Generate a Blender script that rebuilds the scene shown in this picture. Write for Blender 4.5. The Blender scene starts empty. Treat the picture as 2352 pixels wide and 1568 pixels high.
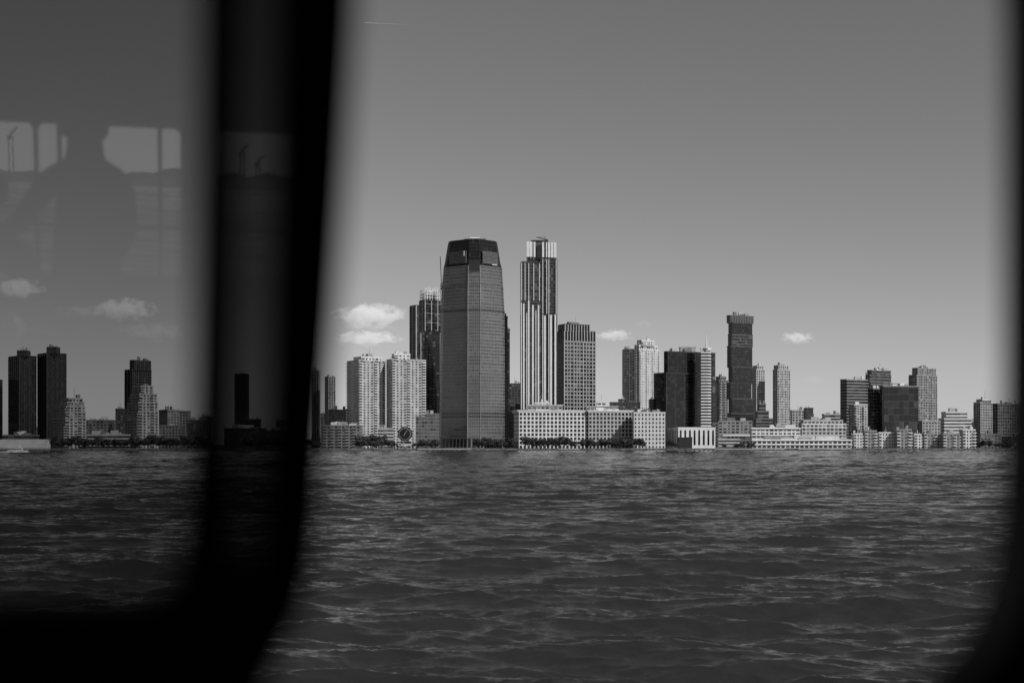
import bpy, math, random
import numpy as np
from mathutils import Vector, Matrix
R = random.Random(7)
FP = 50/36*2352.0
CH = 6.5
HY = 1020.0
GZ = 2.0
SC = bpy.context.scene
COL = SC.collection
def X(px, D): return (px-1176)/FP*D
def Z(py, D): return CH+(HY-py)/FP*D

# ------------------------------------------------------------------ materials
MATS = {}
def mat(name, base, rough=0.7, metal=0.0, var=0.25, scale=0.15, spec=0.4, detail=4):
    if name in MATS: return MATS[name]
    m = bpy.data.materials.new(name); m.use_nodes = True
    nt = m.node_tree; b = nt.nodes['Principled BSDF']
    b.inputs['Roughness'].default_value = rough
    b.inputs['Metallic'].default_value = metal
    b.inputs['Specular IOR Level'].default_value = spec
    tc = nt.nodes.new('ShaderNodeTexCoord')
    nz = nt.nodes.new('ShaderNodeTexNoise'); nz.inputs['Scale'].default_value = scale
    nz.inputs['Detail'].default_value = detail
    mr = nt.nodes.new('ShaderNodeMapRange')
    mr.inputs['From Min'].default_value = 0.3; mr.inputs['From Max'].default_value = 0.7
    mr.inputs['To Min'].default_value = base*(1-var); mr.inputs['To Max'].default_value = base*(1+var)
    nt.links.new(tc.outputs['Object'], nz.inputs['Vector'])
    nt.links.new(nz.outputs['Fac'], mr.inputs['Value'])
    nt.links.new(mr.outputs['Result'], b.inputs['Base Color'])
    MATS[name] = m
    return m
mat('white_wall', .66, var=.14); mat('light_wall', .42, var=.18); mat('pale_wall', .28, var=.18)
mat('mid_wall', .17, var=.2); mat('dark_wall', .07, var=.2); mat('black_wall', .025, var=.2)
mat('white_trim', .75, var=.08); mat('grey_trim', .3, var=.1); mat('roof_grey', .3, var=.3)
mat('glass_black', .010, .15, 0, .4, spec=.5); mat('glass_dark', .032, .15, 0, .4, spec=.5)
mat('glass_jet', .006, .1, 0, .4, spec=.35)
mat('glass_mid', .10, .2, 0, .3, spec=.6); mat('glass_pale', .26, .3, 0, .3)
mat('curtain_wall', .15, .2, .25, .2, .02); mat('curtain_wall_glass', .11, .1, .35, .3, .015, .6); mat('curtain_wall_pale', .20, .3, .1, .2, .02)
mat('steel', .25, .5, .3); mat('dark_steel', .05, .5, .3)
mat('concrete', .3, .9, 0, .3, .08); mat('seawall_stone', .12, .95, 0, .5, .3)
mat('ground_soil', .12, .95, 0, .4, .01)
mat('leaf_dark', .035, .8, 0, .4, .6); mat('leaf_light', .095, .8, 0, .4, .6); mat('bark', .06, .9)
mat('cabin_black', .012, .6, 0, .2, 3, .2); mat('rubber_seal', .006, .7, 0, .2, 8, .1)
mat('cloth_dark', .02, .9, 0, .3, 9, .1); mat('skin_tone', .25, .6, 0, .1, 9); mat('hair_dark', .015, .6, 0, .2, 30)
mat('hull_white', .7, .4); mat('hull_dark', .04, .5)

# ------------------------------------------------------------------ mesh accumulator
class Acc:
    def __init__(s, org=(0,0,0)): s.v=[]; s.f=[]; s.m=[]; s.slots=[]; s.o=Vector(org)
    def slot(s, name):
        if name not in s.slots: s.slots.append(name)
        return s.slots.index(name)
    def poly(s, pts, m):
        b=len(s.v); s.v += [(p[0]-s.o.x,p[1]-s.o.y,p[2]-s.o.z) for p in pts]
        s.f.append(tuple(range(b,b+len(pts)))); s.m.append(s.slot(m))
    def prism(s, bot, top, z0, z1, m, mtop=None, bottom=False):
        n=len(bot)
        for i in range(n):
            j=(i+1)%n
            s.poly([(*bot[i],z0),(*bot[j],z0),(*top[j],z1),(*top[i],z1)], m)
        s.poly([(*p,z1) for p in top], mtop or m)
        if bottom: s.poly([(*p,z0) for p in reversed(bot)], m)
    def box(s, c, sx, sy, sz, m, ux=(1,0)):
        ux=Vector((ux[0],ux[1])).normalized(); uy=Vector((-ux.y,ux.x)); c2=Vector((c[0],c[1]))
        q=[c2+ux*a*sx/2+uy*b*sy/2 for a,b in ((-1,-1),(1,-1),(1,1),(-1,1))]
        s.prism(q,q,c[2],c[2]+sz,m,bottom=True)
    def beam(s, a, b, w, m):
        a=Vector(a); b=Vector(b); d=(b-a).normalized()
        u=d.cross(Vector((0,0,1)));
        if u.length<1e-3: u=Vector((1,0,0))
        u.normalize(); v=d.cross(u)
        p=[a+u*i*w/2+v*j*w/2 for i,j in((-1,-1),(1,-1),(1,1),(-1,1))]
        q=[x+(b-a) for x in p]
        for i in range(4):
            j=(i+1)%4; s.poly([p[i],p[j],q[j],q[i]],m)
        s.poly(p[::-1],m); s.poly(q,m)
    def obj(s, name, parent=None, smooth=False):
        if not s.v: return None
        me=bpy.data.meshes.new(name); me.from_pydata(s.v,[],s.f)
        for k in s.slots: me.materials.append(MATS[k])
        me.polygons.foreach_set('material_index', s.m)
        if smooth: me.polygons.foreach_set('use_smooth',[True]*len(s.f))
        me.update()
        o=bpy.data.objects.new(name,me); COL.objects.link(o)
        if parent: o.parent=parent
        else: o.location=s.o
        return o
def root(name, loc, label, cat, group=None):
    e=bpy.data.objects.new(name,None); e.location=loc; COL.objects.link(e)
    e["label"]=label; e["category"]=cat
    if group: e["group"]=group
    return e

# ------------------------------------------------------------------ footprints / facades
def foot(xl,xc,xr,D,th=35,depth=None):
    s=D/FP
    if xc is None:
        d=depth or max(12,min(36,(xr-xl)*s*.6))
        k=(D+d)/D
        if xr<1176:
            n_=1176+(xr-1176)*k
            if n_-xl>(xr-xl)*.55: xr=n_
        elif xl>1176:
            n_=1176+(xl-1176)*k
            if xr-n_>(xr-xl)*.55: xl=n_
        a=Vector((X(xl,D),D)); b=Vector((X(xr,D),D))
        return [a,b,b+Vector((0,d)),a+Vector((0,d))]
    t=math.radians(th)
    F=Vector((X(xc,D),D))
    u=Vector((math.cos(t),math.sin(t))); v=Vector((-math.sin(t),math.cos(t)))
    def run(d,px):
        k=(px-1176)/FP
        return (k*F.y-F.x)/(d.x-k*d.y)
    a=run(u,xr); b=run(v,xl)
    if not (0<a<150): a=(xr-xc)*s/math.cos(t)
    if not (0<b<120): b=(xc-xl)*s/math.sin(t)
    b=max(b,8)
    Rr=F+u*a; L=F+v*b
    return [F,Rr,Rr+L-F,L]
def facade(ws, gl, tr, P0,P1,Q0,Q1,z0,z1,st,rng):
    d=(P1-P0); L=d.length
    if L<2 or z1-z0<2: return
    d.normalize(); nrm=Vector((d.y,-d.x))
    if nrm.y>.3: return
    bw=st.get('bw',3.6); fh=st.get('fh',3.4)
    nu=max(1,round(L/bw)); nv=max(1,round((z1-z0-st.get('base',0))/fh))
    wf=st.get('wf',.6); hf=st.get('hf',.55)
    wfs=wf if isinstance(wf,(list,tuple)) else [wf]
    gm=st.get('g',['glass_black']*4+['glass_dark']*4+['glass_mid']*2)
    bz=st.get('base',0)
    def pt(u,v,off):
        a=P0.lerp(P1,u); b=Q0.lerp(Q1,u); c=a.lerp(b,v)+nrm*off
        return (c.x,c.y,z0+(z1-z0)*v)
    v00=bz/(z1-z0); dark=st.get('mech',[])
    for j in range(nv):
        va=v00+(1-v00)*(j+.5-hf/2)/nv; vb=v00+(1-v00)*(j+.5+hf/2)/nv
        mech = any(abs((j+.5)/nv-q)<.6/nv for q in dark)
        rg_ = rng.choice(gm)
        for i in range(nu):
            w=wfs[i%len(wfs)]
            if w<=0: continue
            ua=(i+.5-w/2)/nu; ub=(i+.5+w/2)/nu
            g='glass_dark' if mech else (rg_ if (st.get('rowg') and rng.random()<.6) else rng.choice(gm))
            gl.poly([pt(ua,va,.1),pt(ub,va,.1),pt(ub,vb,.1),pt(ua,vb,.1)],g)
    if 'balc' in st:
        every,dep,bm=st['balc']
        for j in range(nv):
            v=v00+(1-v00)*j/nv
            for i in range(nu):
                if i%every==0:
                    a=pt(i/nu+.04/nu,v,0); b=pt((i+1)/nu-.04/nu,v,0)
                    c=((a[0]+b[0])/2+nrm.x*dep/2,(a[1]+b[1])/2+nrm.y*dep/2,a[2]-.1)
                    tr.box(c,math.hypot(a[0]-b[0],a[1]-b[1]),dep,1.0,bm,d)
    if 'fins' in st:
        every,fw,fd,fm=st['fins']
        for i in range(0,nu+1,every):
            u=i/nu
            a=P0.lerp(P1,u)+nrm*fd/2; b=Q0.lerp(Q1,u)+nrm*fd/2
            q=[a-d*fw/2-nrm*fd/2,a+d*fw/2-nrm*fd/2,a+d*fw/2+nrm*fd/2,a-d*fw/2+nrm*fd/2]
            q=[q[3],q[2],q[1],q[0]]
            off=b-a
            tr.prism(q,[x+off for x in q],z0,z1+.3,fm)
    if 'bands' in st:
        every,bh,bd,bm=st['bands']
        for j in range(0,nv+1,every):
            v=v00+(1-v00)*j/nv
            a=pt(0,v,0); b=pt(1,v,0)
            c=((a[0]+b[0])/2+nrm.x*bd/2,(a[1]+b[1])/2+nrm.y*bd/2,a[2]-bh/2)
            tr.box(c,L,bd,bh,bm,d)
def grow(f,m):
    c=sum(f,Vector((0,0)))/len(f); return [p+(p-c).normalized()*m for p in f]
def ringwall(acc,f,m,z0,z1,t=.6,out=.35):
    A=grow(f,out); B=grow(f,out-t); n=len(f)
    for i in range(n):
        j=(i+1)%n
        acc.poly([(*A[i],z0),(*A[j],z0),(*A[j],z1),(*A[i],z1)],m)
        acc.poly([(*B[j],z0),(*B[i],z0),(*B[i],z1),(*B[j],z1)],m)
        acc.poly([(*A[i],z1),(*A[j],z1),(*B[j],z1),(*B[i],z1)],m)

NB=[0]
def building(label, D, stack, wall='pale_wall', st=None, th=35, name='apartment_tower', cat='building', plant=True, parapet='wall', depth=None, cornice=None):
    NB[0]+=1; rng=random.Random(NB[0]*13+1)
    s0=stack[0]; cx=X((s0[0]+s0[2])/2,D)
    r=root(name,(cx,D,GZ),label,cat)
    ws=Acc(r.location); gl=Acc(r.location); tr=Acc(r.location)
    z=GZ-.5; f=None
    for k,t in enumerate(stack):
        w=t[4] if len(t)>4 and t[4] else wall
        s=t[5] if len(t)>5 and t[5] is not None else st
        dd=D+(0 if k==0 else 1.2*k)
        f=foot(t[0],t[1],t[2],dd,th,depth); z1=Z(t[3],D)
        ws.prism(f,f,z,z1,w,'roof_grey')
        if s:
            for i in range(4):
                j=(i+1)%4
                facade(ws,gl,tr,f[i],f[j],f[i],f[j],z,z1,s,rng)
        rf=Acc(r.location)
        ringwall(rf,f,w if parapet=='wall' else parapet,z1-.4,z1+1.1)
        rf.obj('roof_parapet',r)
        if cornice and k in cornice[0]:
            g2=grow(f,cornice[1]); rf=Acc(r.location); rf.prism(g2,g2,z1+1.2,z1+1.2+cornice[2],cornice[3],bottom=True); rf.obj('cornice',r)
        z=z1
    if plant:
        L=(f[1]-f[0]); W=(f[3]-f[0])
        for q in range(3 if L.length<30 else 7):
            u=rng.uniform(.15,.85); v=rng.uniform(.15,.6)
            c=f[0]+L*u+W*v
            pl=Acc(r.location)
            pl.box((c.x,c.y,z+.02),L.length*rng.uniform(.06,.26),W.length*rng.uniform(.1,.3),rng.uniform(1.5,5.5),rng.choice(['light_wall','mid_wall','pale_wall','white_wall']),L)
            pl.obj('roof_plant',r)
        if rng.random()<.6:
            c=f[0]+L*.5+W*.3; pl=Acc(r.location); pl.beam((c.x,c.y,z),(c.x,c.y,z+rng.uniform(6,12)),.3,'steel'); pl.obj('antenna',r)
    ws.obj('wall',r)
    o=gl.obj('window_glazing',r)
    if o: o["kind"]="stuff"
    o=tr.obj('facade_trim',r)
    if o: o["kind"]="stuff"
    return r,f,z

G_MIX=['glass_black']*4+['glass_dark']*3+['glass_mid']*2+['glass_pale']
G_DK=['glass_black']*6+['glass_dark']*3+['glass_mid']
S_punch=dict(bw=3.6,fh=3.3,wf=.55,hf=.5,g=G_MIX)
S_punch_wide=dict(bw=4.6,fh=3.3,wf=[.7,.7,.4],hf=.52,g=G_MIX)
S_balc=dict(bw=4.2,fh=3.1,wf=[.85,.5,.6],hf=.6,g=G_MIX,balc=(3,1.6,'light_wall'))
S_balc_w=dict(bw=4.4,fh=3.0,wf=[.8,.45,.45,.7],hf=.5,g=G_MIX,balc=(4,1.5,'white_wall'))
S_darkvert=dict(bw=3.0,fh=3.1,wf=.6,hf=.7,g=['glass_black']*6+['glass_dark']*2,fins=(2,.6,.6,'dark_wall'))
S_curtain=dict(bw=3.0,fh=3.8,wf=.9,hf=.85,g=G_DK)
S_ribbon=dict(bw=6,fh=3.6,wf=.98,hf=.5,g=G_DK)
S_ribbon_l=dict(bw=6,fh=3.6,wf=.98,hf=.42,g=['glass_dark','glass_mid','glass_black'])
S_vert=dict(bw=3.4,fh=3.4,wf=.5,hf=.8,g=G_DK,fins=(1,.9,.5,'light_wall'))
S_grid=dict(bw=4.0,fh=3.7,wf=.6,hf=.62,g=G_DK)

# --- buildings seen through the tinted pane
building('dark residential tower with narrow windows by the river',1760,[(-75,None,6,872)],'black_wall',S_darkvert)
building('tall dark residential tower with vertical piers and rooftop block',1720,[(20,44,84,818),(40,None,69,806,'dark_wall',None)],'black_wall',S_darkvert,th=40)
building('tallest dark twin tower with vertical piers and rooftop block',1720,[(87,108,152,812),(108,None,137,798,'dark_wall',None)],'black_wall',S_darkvert,th=40)
building('terraced concrete apartment block with stepped balconies',1570,[(119,150,198,975),(121,150,198,960),(127,151,197,947),(133,152,196,934),(139,154,194,924),(146,158,190,915)],'light_wall',S_balc,th=30,name='terraced_apartment_block')
building('long low punched-window warehouse flats',1640,[(195,None,267,966)],'mid_wall',S_punch_wide,name='apartment_block')
building('slim dark slab tower with lighter upper block',1720,[(287,303,348,850),(303,308,346,828)],'dark_wall',S_darkvert,th=50)
building('terraced light apartment tower stepping up beside the slab',1580,[(288,318,364,945),(292,318,363,925),(298,320,361,905),(305,323,352,887)],'light_wall',S_balc,th=30,name='terraced_apartment_block')
building('small dark brick block beside terraced tower',1680,[(265,None,289,940)],'dark_wall',S_punch,name='apartment_block')
building('mid-rise pale office block with flat roof',1700,[(365,385,412,942)],'pale_wall',S_punch,name='office_block')
building('mid-rise grey apartment block among trees',1760,[(405,None,438,945)],'pale_wall',S_punch,name='apartment_block')
building('low grey block near the trees',1660,[(430,None,486,966)],'dark_wall',S_punch,name='apartment_block')
building('low brown warehouse with flat roof',1600,[(365,None,425,978)],'mid_wall',S_punch,name='warehouse')
building('long white ferry terminal shed on the quay',1530,[(-120,None,116,1011)],'white_wall',None,name='terminal_shed',plant=False,depth=14)
building('low grey quayside hall with dark windows',1560,[(5,None,90,1000)],'mid_wall',S_ribbon,name='quayside_hall')
building('low dark flats behind the quay trees',1560,[(200,None,300,999)],'light_wall',S_ribbon,name='apartment_block')
building('slender dark tower behind the window post',1700,[(540,None,571,860)],'dark_wall',S_darkvert)
building('low dark block behind the window post',1570,[(515,None,612,985)],'dark_wall',S_punch,name='apartment_block')
building('low grey block at the water edge',1600,[(610,None,700,990)],'mid_wall',S_punch,name='apartment_block')
# --- main window
building('dim grey tower with close vertical windows',1800,[(716,None,735,852)],'mid_wall',S_vert)
building('slim light tower with close vertical windows',1780,[(748,755,770,866)],'pale_wall',S_vert,th=40)
building('low dark balcony apartment block at the waterfront',1545,[(742,None,833,978)],'mid_wall',dict(bw=4,fh=3.3,wf=[.8,.6],hf=.6,g=G_DK,balc=(2,1.5,'pale_wall')),name='apartment_block')
building('mid-rise brick block with regular windows',1640,[(755,None,798,942)],'mid_wall',S_punch,name='apartment_block')
building('white concrete apartment tower with balcony stacks',1600,[(797,824,885,828),(812,830,878,820,'white_wall',None)],'light_wall',S_balc_w,th=30)
building('white concrete apartment tower with taller rooftop block',1600,[(888,900,978,826),(902,906,942,814,'white_wall',None)],'light_wall',S_balc_w,th=25)
building('low white waterfront block next to the clock',1560,[(868,None,905,985)],'light_wall',S_ribbon_l,name='office_block')
building('dark concrete tower under construction with bare columns',1800,[(942,956,976,702)],'black_wall',dict(bw=3.6,fh=3.6,wf=.7,hf=.7,g=G_DK,fins=(2,.9,.8,'light_wall')),th=35,name='unfinished_tower',plant=False)
r2,f2,z2=building('dark tower under construction topped by pale scaffolding',1720,[(976,None,1011,762,'black_wall'),(964,976,1012,690,'black_wall',dict(bw=4.2,fh=3.7,wf=.8,hf=.7,g=G_DK,fins=(2,.9,.8,'light_wall'),bands=(3,.6,.7,'pale_wall')))],'black_wall',dict(bw=4.2,fh=3.7,wf=.8,hf=.7,g=G_DK),th=35,name='unfinished_tower',plant=False)
sc=Acc(r2.location)
L=f2[1]-f2[0]; W=f2[3]-f2[0]
for i in range(7):
    for j in range(4):
        c=f2[0]+L*(.02+i/6*.96)+W*(.04+j/3*.9)
        h=11+3*((i*7+j*3)%3)
        sc.beam((c.x,c.y,z2),(c.x,c.y,z2+h),.9,'white_trim')
for k in range(3):
    for j in range(2):
        c=f2[0]+L*.5+W*(.04+.9*j); sc.box((c.x,c.y,z2+4+4*k),L.length*(.96-.12*k),.8,.8,'white_trim',L)
    for i in range(2):
        c=f2[0]+L*(.02+.96*i)+W*.5; sc.box((c.x,c.y,z2+4.1+4*k),.8,W.length*.9,.8,'white_trim',L)
c=f2[0]+L*.5+W*.5; sc.box((c.x,c.y,z2),L.length*.5,W.length*.5,7,'dark_wall',L)
sc.obj('scaffolding',r2)["kind"]="stuff"
def crane(D,px,y0,y1,jib,label,lean=0,z0=None,w=1.6,x=None,hgt=None):
    x=X(px,D) if x is None else x; a=z0 if z0 is not None else Z(y0,D); b=Z(y1,D) if hgt is None else a+hgt
    e=root('tower_crane',(x,D,a),label,'crane')
    m=Acc(e.location)
    n=max(2,int((b-a)/4))
    for i,j in((-1,-1),(1,-1),(1,1),(-1,1)): m.beam((x+i*w/2,D+j*w/2,a),(x+i*w/2+lean,D+j*w/2,b),.35,'dark_steel')
    for k in range(n):
        za=a+(b-a)*k/n; zb=a+(b-a)*(k+1)/n; la=lean*k/n; lb=lean*(k+1)/n; s=1 if k%2 else -1
        m.beam((x-s*w/2+la,D-w/2,za),(x+s*w/2+lb,D-w/2,zb),.3,'dark_steel')
        m.beam((x-w/2+la,D+s*w/2,za),(x-w/2+lb,D-s*w/2,zb),.3,'dark_steel')
    m.obj('mast',e)
    if jib:
        k=Acc(e.location); jx,jz=jib
        k.beam((x+lean-jx*.25,D,b-jz*.25),(x+lean+jx,D,b+jz),.9,'dark_steel'); k.beam((x+lean,D,b),(x+lean,D,b+3),.5,'dark_steel')
        k.beam((x+lean,D,b+3),(x+lean+jx*.8,D,b+jz*.8),.25,'dark_steel')
        k.box((x+lean-jx*.2,D,b-jz*.2-1.6),2.4,1.6,1.8,'dark_steel')
        k.obj('jib',e)
    return e
crane(1720,1014,960,650,(-1.5,32),'dark lattice tower crane with raised jib beside unfinished tower',w=2.2)

# --- big glass tower with sloped dark crown
D=1590; tw=root('glass_skyscraper',(X(1085,D),D+25,GZ),'tallest glass office skyscraper tapering to a dark sloped crown','skyscraper')
unit=[(-.12,-.92),(.27,-.92),(.93,-.3),(1,-.1),(1,.6),(.5,1),(-.5,1),(-1,.6),(-1,-.15),(-.9,-.34)]
def ring(xl,xr):
    c=X((xl+xr)/2,D)*1.02; h=(xr-xl)/2/FP*D
    return [Vector((c+h*u,D+34+h*1.0*v)) for u,v in unit]
ws=Acc(tw.location); gl=Acc(tw.location); tr=Acc(tw.location); rng=random.Random(5)
lv=[(1032,1007,1161),(1005,1008,1161),(900,1009,1161),(708,1011,1160),(654,1014,1157),(608,1018,1154),(596,1021,1150),(572,1025,1146.5),(556,1027.5,1144),(546,1030,1141.5)]
stg=dict(bw=2.4,fh=3.7,wf=.78,hf=.70,rowg=True,g=['curtain_wall_glass']*8+['curtain_wall']*4+['glass_mid']*3)
stc=dict(bw=1.9,fh=4.0,wf=.9,hf=.9,g=['glass_black']*6+['glass_dark']*1)
for k in range(len(lv)-1):
    a=ring(*lv[k][1:]); b=ring(*lv[k+1][1:])
    za=max(GZ-.5,Z(lv[k][0],D)) if k else GZ-.5; zb=Z(lv[k+1][0],D)
    crown=k>=5
    ws.prism(a,b,za,zb,'black_wall' if crown else 'curtain_wall_pale','dark_wall')
    for i in range(len(a)):
        j=(i+1)%len(a)
        s=dict(stc) if (crown) else dict(stg)
        if k==0: s=dict(bw=5,fh=13,wf=.7,hf=.8,g=['glass_black'])
        if k==2: s['mech']=[.99]
        if k==1: s['mech']=[.5]
        facade(ws,gl,tr,a[i],a[j],b[i],b[j],za,zb,s,rng)
    if 0<k<5:
        for i in (0,1):
            for_=Acc(tw.location); for_.beam((a[i].x,a[i].y-.3,za),(b[i].x,b[i].y-.3,zb),.7,'pale_wall'); for_.obj('corner_trim',tw)
for y,xl,xr in ((1005,1006,1162),(708,1010.4,1160.6),(654,1013.5,1157.5)):
    g=ring(xl,xr); q=Acc(tw.location); q.prism(g,g,Z(y,D)-.4,Z(y,D)+.4,'mid_wall',bottom=True); q.obj('ledge',tw)
a=ring(1019,1153)
def strip(P,Q,u0,u1,ya,yb,m,off=.5,nm='crown_panel'):
    tr_=Acc(tw.location)
    d=(Q-P).normalized(); n=Vector((d.y,-d.x))
    A=P.lerp(Q,u0)+n*off; B=P.lerp(Q,u1)+n*off
    q=[A,B,B-n*off*1.5,A-n*off*1.5]; tr_.prism(q,q,Z(ya,D),Z(yb,D),m,bottom=True); tr_.obj(nm,tw)
strip(a[0],a[1],0,1,640,596,'black_wall',1.0)
for (p,q) in ((a[9],a[0]),(a[1],a[2])):
    strip(p,q,.12,.9,602,574,'mid_wall',.6)
    for k in range(9): strip(p,q,.12,.9,601-k*3.1-1.3,601-k*3.1-2.6,'glass_dark',.8,'louvre')
strip(a[9],a[0],.78,.84,586,574,'white_trim',1.1,'antenna_dish'); strip(a[1],a[2],.6,.85,604.5,602.8,'white_trim',1.1,'crown_light')
ws.obj('wall',tw); o=gl.obj('window_glazing',tw); o["kind"]="stuff"
zt=Z(546,D)
def bit(par,nm,*a):
    pl=Acc(par.location); pl.box(*a); pl.obj(nm,par)
bit(tw,'roof_plant',(X(1090,D),D+30,zt),24,14,2.2,'dark_wall'); bit(tw,'roof_plant',(X(1090,D),D+22,zt+2.2),11,3,1.4,'white_trim'); bit(tw,'roof_plant',(X(1070,D),D+28,zt),8,8,1.6,'mid_wall')
pl=Acc(tw.location); pl.beam((X(1112,D),D+22,zt),(X(1112,D),D+22,zt+4),.3,'steel'); pl.obj('antenna',tw)
building('dark annex tower tucked behind the glass skyscraper',1690,[(1130,None,1166,728),],'dark_wall',S_curtain,name='office_tower')
building('dark lower annex of office tower',1720,[(1150,None,1171,757)],'black_wall',S_curtain,name='office_tower')
building('low grey office podium with ribbon windows',1560,[(955,None,1010,958),(975,None,1009,952)],'mid_wall',dict(bw=3,fh=4,wf=.8,hf=.6,g=['glass_dark','glass_mid','curtain_wall']),name='office_podium')
building('mid-rise dark block between the towers',1800,[(1168,None,1196,882)],'dark_wall',S_punch,name='office_block')
building('low dark flats between the towers',1700,[(1164,None,1200,950)],'mid_wall',S_punch,name='apartment_block')

# --- slender residential skyscraper with white fins
D=1640; sk=root('residential_skyscraper',(X(1237,D),D,GZ),'slender dark glass skyscraper with white vertical fins and crown','skyscraper')
ws=Acc(sk.location); gl=Acc(sk.location); tr=Acc(sk.location)
def skf(xl,xc,xr,dd=0): return foot(xl,xc,xr,D+dd,12)
sd=dict(bw=2.4,fh=3.6,wf=.85,hf=.72,g=['glass_black']*5+['glass_dark']*3+['glass_mid'])
fA=skf(1195,1199,1243); fB=skf(1240,1241,1280,6); 
z_=GZ-.5
ws.prism(fA,fA,z_,Z(600,D),'dark_wall','roof_grey'); ws.prism(fB,fB,z_,Z(592,D),'dark_wall','roof_grey')
for f,zt in ((fA,Z(600,D)),(fB,Z(592,D))):
    for i in range(4): facade(ws,gl,tr,f[i],f[(i+1)%4],f[i],f[(i+1)%4],z_,zt,sd,rng)
def fin(px,w,ya,yb,m,dd,dp=1.0):
    x=X(px,D); y=D+dd+(px-1199)/FP*D*math.tan(math.radians(12))
    q=Acc(sk.location); q.box((x,y-dp/2,max(GZ,Z(ya,D))),w,dp,Z(yb,D)-max(GZ,Z(ya,D)),m); q.obj('facade_fin',sk)
for px,w,yt in ((1197.5,1.0,695),(1203,1.7,697),(1210,.9,718),(1214.5,1.7,690),(1224,1.9,700),(1231,.9,712),(1237,1.7,700)): fin(px,w,940,yt,'white_trim',0)
for px,w,yt in ((1247,1.0,722),(1252,2.0,724),(1261,.9,721),(1266,2.2,722),(1276,2.0,721)): fin(px,w,940,yt,'white_trim',-.5)
for px in (1198,1206,1214.5,1226,1239): fin(px,.75,690,604,'white_trim',0)
for px in (1247,1256,1261,1278): fin(px,.75,720,594,'white_trim',-.5)
fC=skf(1210,1213,1278,10); ws.prism(fC,fC,Z(600,D),Z(553,D),'dark_wall','roof_grey')
for i in range(4): facade(ws,gl,tr,fC[i],fC[(i+1)%4],fC[i],fC[(i+1)%4],Z(600,D),Z(588,D),sd,rng)
for px,w in ((1213,3.2),(1220,3.2),(1228,2.2),(1248,2.4),(1256,1.4),(1262,2.6),(1269,3.0),(1276,2.8)): fin(px,w,588,553,'white_trim',6)
fin(1238,5,589,560,'black_wall',6.4)
bit(sk,'roof_plant',(X(1240,D),D+20,Z(553,D)),20,10,3,'dark_wall')
ws.obj('wall',sk); o=gl.obj('window_glazing',sk); o["kind"]="stuff"
crane(1652,1252,553,549.5,(-10,2.5),'small dark derrick crane on the skyscraper roof',w=1)

# --- grid tower beside it
S_fincrown=dict(bw=4,fh=9,wf=.7,hf=.92,g=['glass_jet'],fins=(1,.9,.8,'light_wall'))
building('grey granite office tower with square windows and finned crown',1700,[(1281,1296,1368,784),(1281.5,1296.5,1367.5,760,'black_wall',S_fincrown),(1283,1298,1354,745,'black_wall',S_fincrown)],
  'pale_wall',dict(bw=4.6,fh=4.6,wf=[.8,.55,.8],hf=.62,g=G_DK,fins=(3,1.0,.6,'light_wall')),th=28,name='office_tower')
# --- long low pale office building on the water
S_pod=dict(bw=4.3,fh=4.6,wf=.62,hf=.66,g=['glass_black']*5+['glass_dark'])
building('long low pale stone office building with deep square windows',1550,[(1180,1192,1352,946)],'white_wall',S_pod,th=12,name='waterfront_office',cornice=((0,),2.2,1.0,'white_trim'))
building('low pale stone office wing with deep square windows',1562,[(1350,1352,1452,946)],'light_wall',S_pod,th=12,name='waterfront_office',cornice=((0,),2.0,1.0,'white_trim'))
building('set-back pale upper storey with penthouse on office roof',1600,[(1212,None,1292,933),(1228,None,1262,926,'white_wall',None)],'light_wall',S_punch_wide,name='office_block',cornice=((0,),1.5,.6,'white_trim'))
building('set-back pale upper storey with round vents',1600,[(1345,None,1418,936),(1370,None,1392,925,'white_wall',None)],'light_wall',S_punch_wide,name='office_block',cornice=((0,),1.5,.6,'white_trim'))
building('bright white corner office block with small square windows',1545,[(1452,None,1528,948)],'white_wall',dict(bw=4,fh=4.2,wf=.45,hf=.5,g=G_DK),name='waterfront_office')
building('dark low block with pipes on roof',1680,[(1400,None,1470,925),(1420,None,1440,918)],'dark_wall',S_punch,name='office_block')
building('dark mid-rise block behind pale offices',1720,[(1368,None,1412,936)],'mid_wall',S_punch,name='office_block')
# --- pale tower; shade on its flank is put in as dark wall colour
building('shaded side of the pale residential tower as a dark-coloured slab',1770,[(1430,None,1458,803)],'dark_wall',dict(bw=3.6,fh=3.3,wf=.7,hf=.6,g=G_DK,fins=(2,.6,.4,'mid_wall')),depth=20)
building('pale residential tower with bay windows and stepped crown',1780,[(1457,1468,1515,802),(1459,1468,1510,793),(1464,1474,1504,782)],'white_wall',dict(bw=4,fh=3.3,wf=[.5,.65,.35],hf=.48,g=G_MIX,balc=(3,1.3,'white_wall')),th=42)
# --- dark hotel with bright striped corner
S_jet=dict(bw=3,fh=3.8,wf=.95,hf=.9,g=['glass_jet']*9+['glass_black']*3,fins=(4,.35,.3,'dark_wall'))
building('black glass hotel slab with stepped shoulder',1600,[(1502,1530,1612,857),(1528,1534,1612,808,None,None)],'black_wall',S_jet,th=25,name='glass_office_block')
building('black glass lower shoulder block',1625,[(1491,None,1512,918)],'black_wall',S_jet,name='glass_office_block')
building('pale plant room on the hotel roof',1640,[(1560,None,1598,798)],'light_wall',None,name='rooftop_house',plant=False)
building('dark glass slab behind the striped corner tower',1640,[(1600,1636,1643,812)],'dark_wall',S_curtain,th=25,name='glass_office_block')
D=1592; st_=root('striped_tower',(X(1622,D),D+10,GZ),'slim rounded white tower with dark ribbon windows and spire','tower')
a_=Acc(st_.location); g_=Acc(st_.location); t_=Acc(st_.location)
def cyl(cx,cy,r,n=20): return [Vector((cx+r*math.cos(2*math.pi*i/n),cy+r*math.sin(2*math.pi*i/n))) for i in range(n)]
cx=X(1623,D); rr=10.5/FP*D
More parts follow.
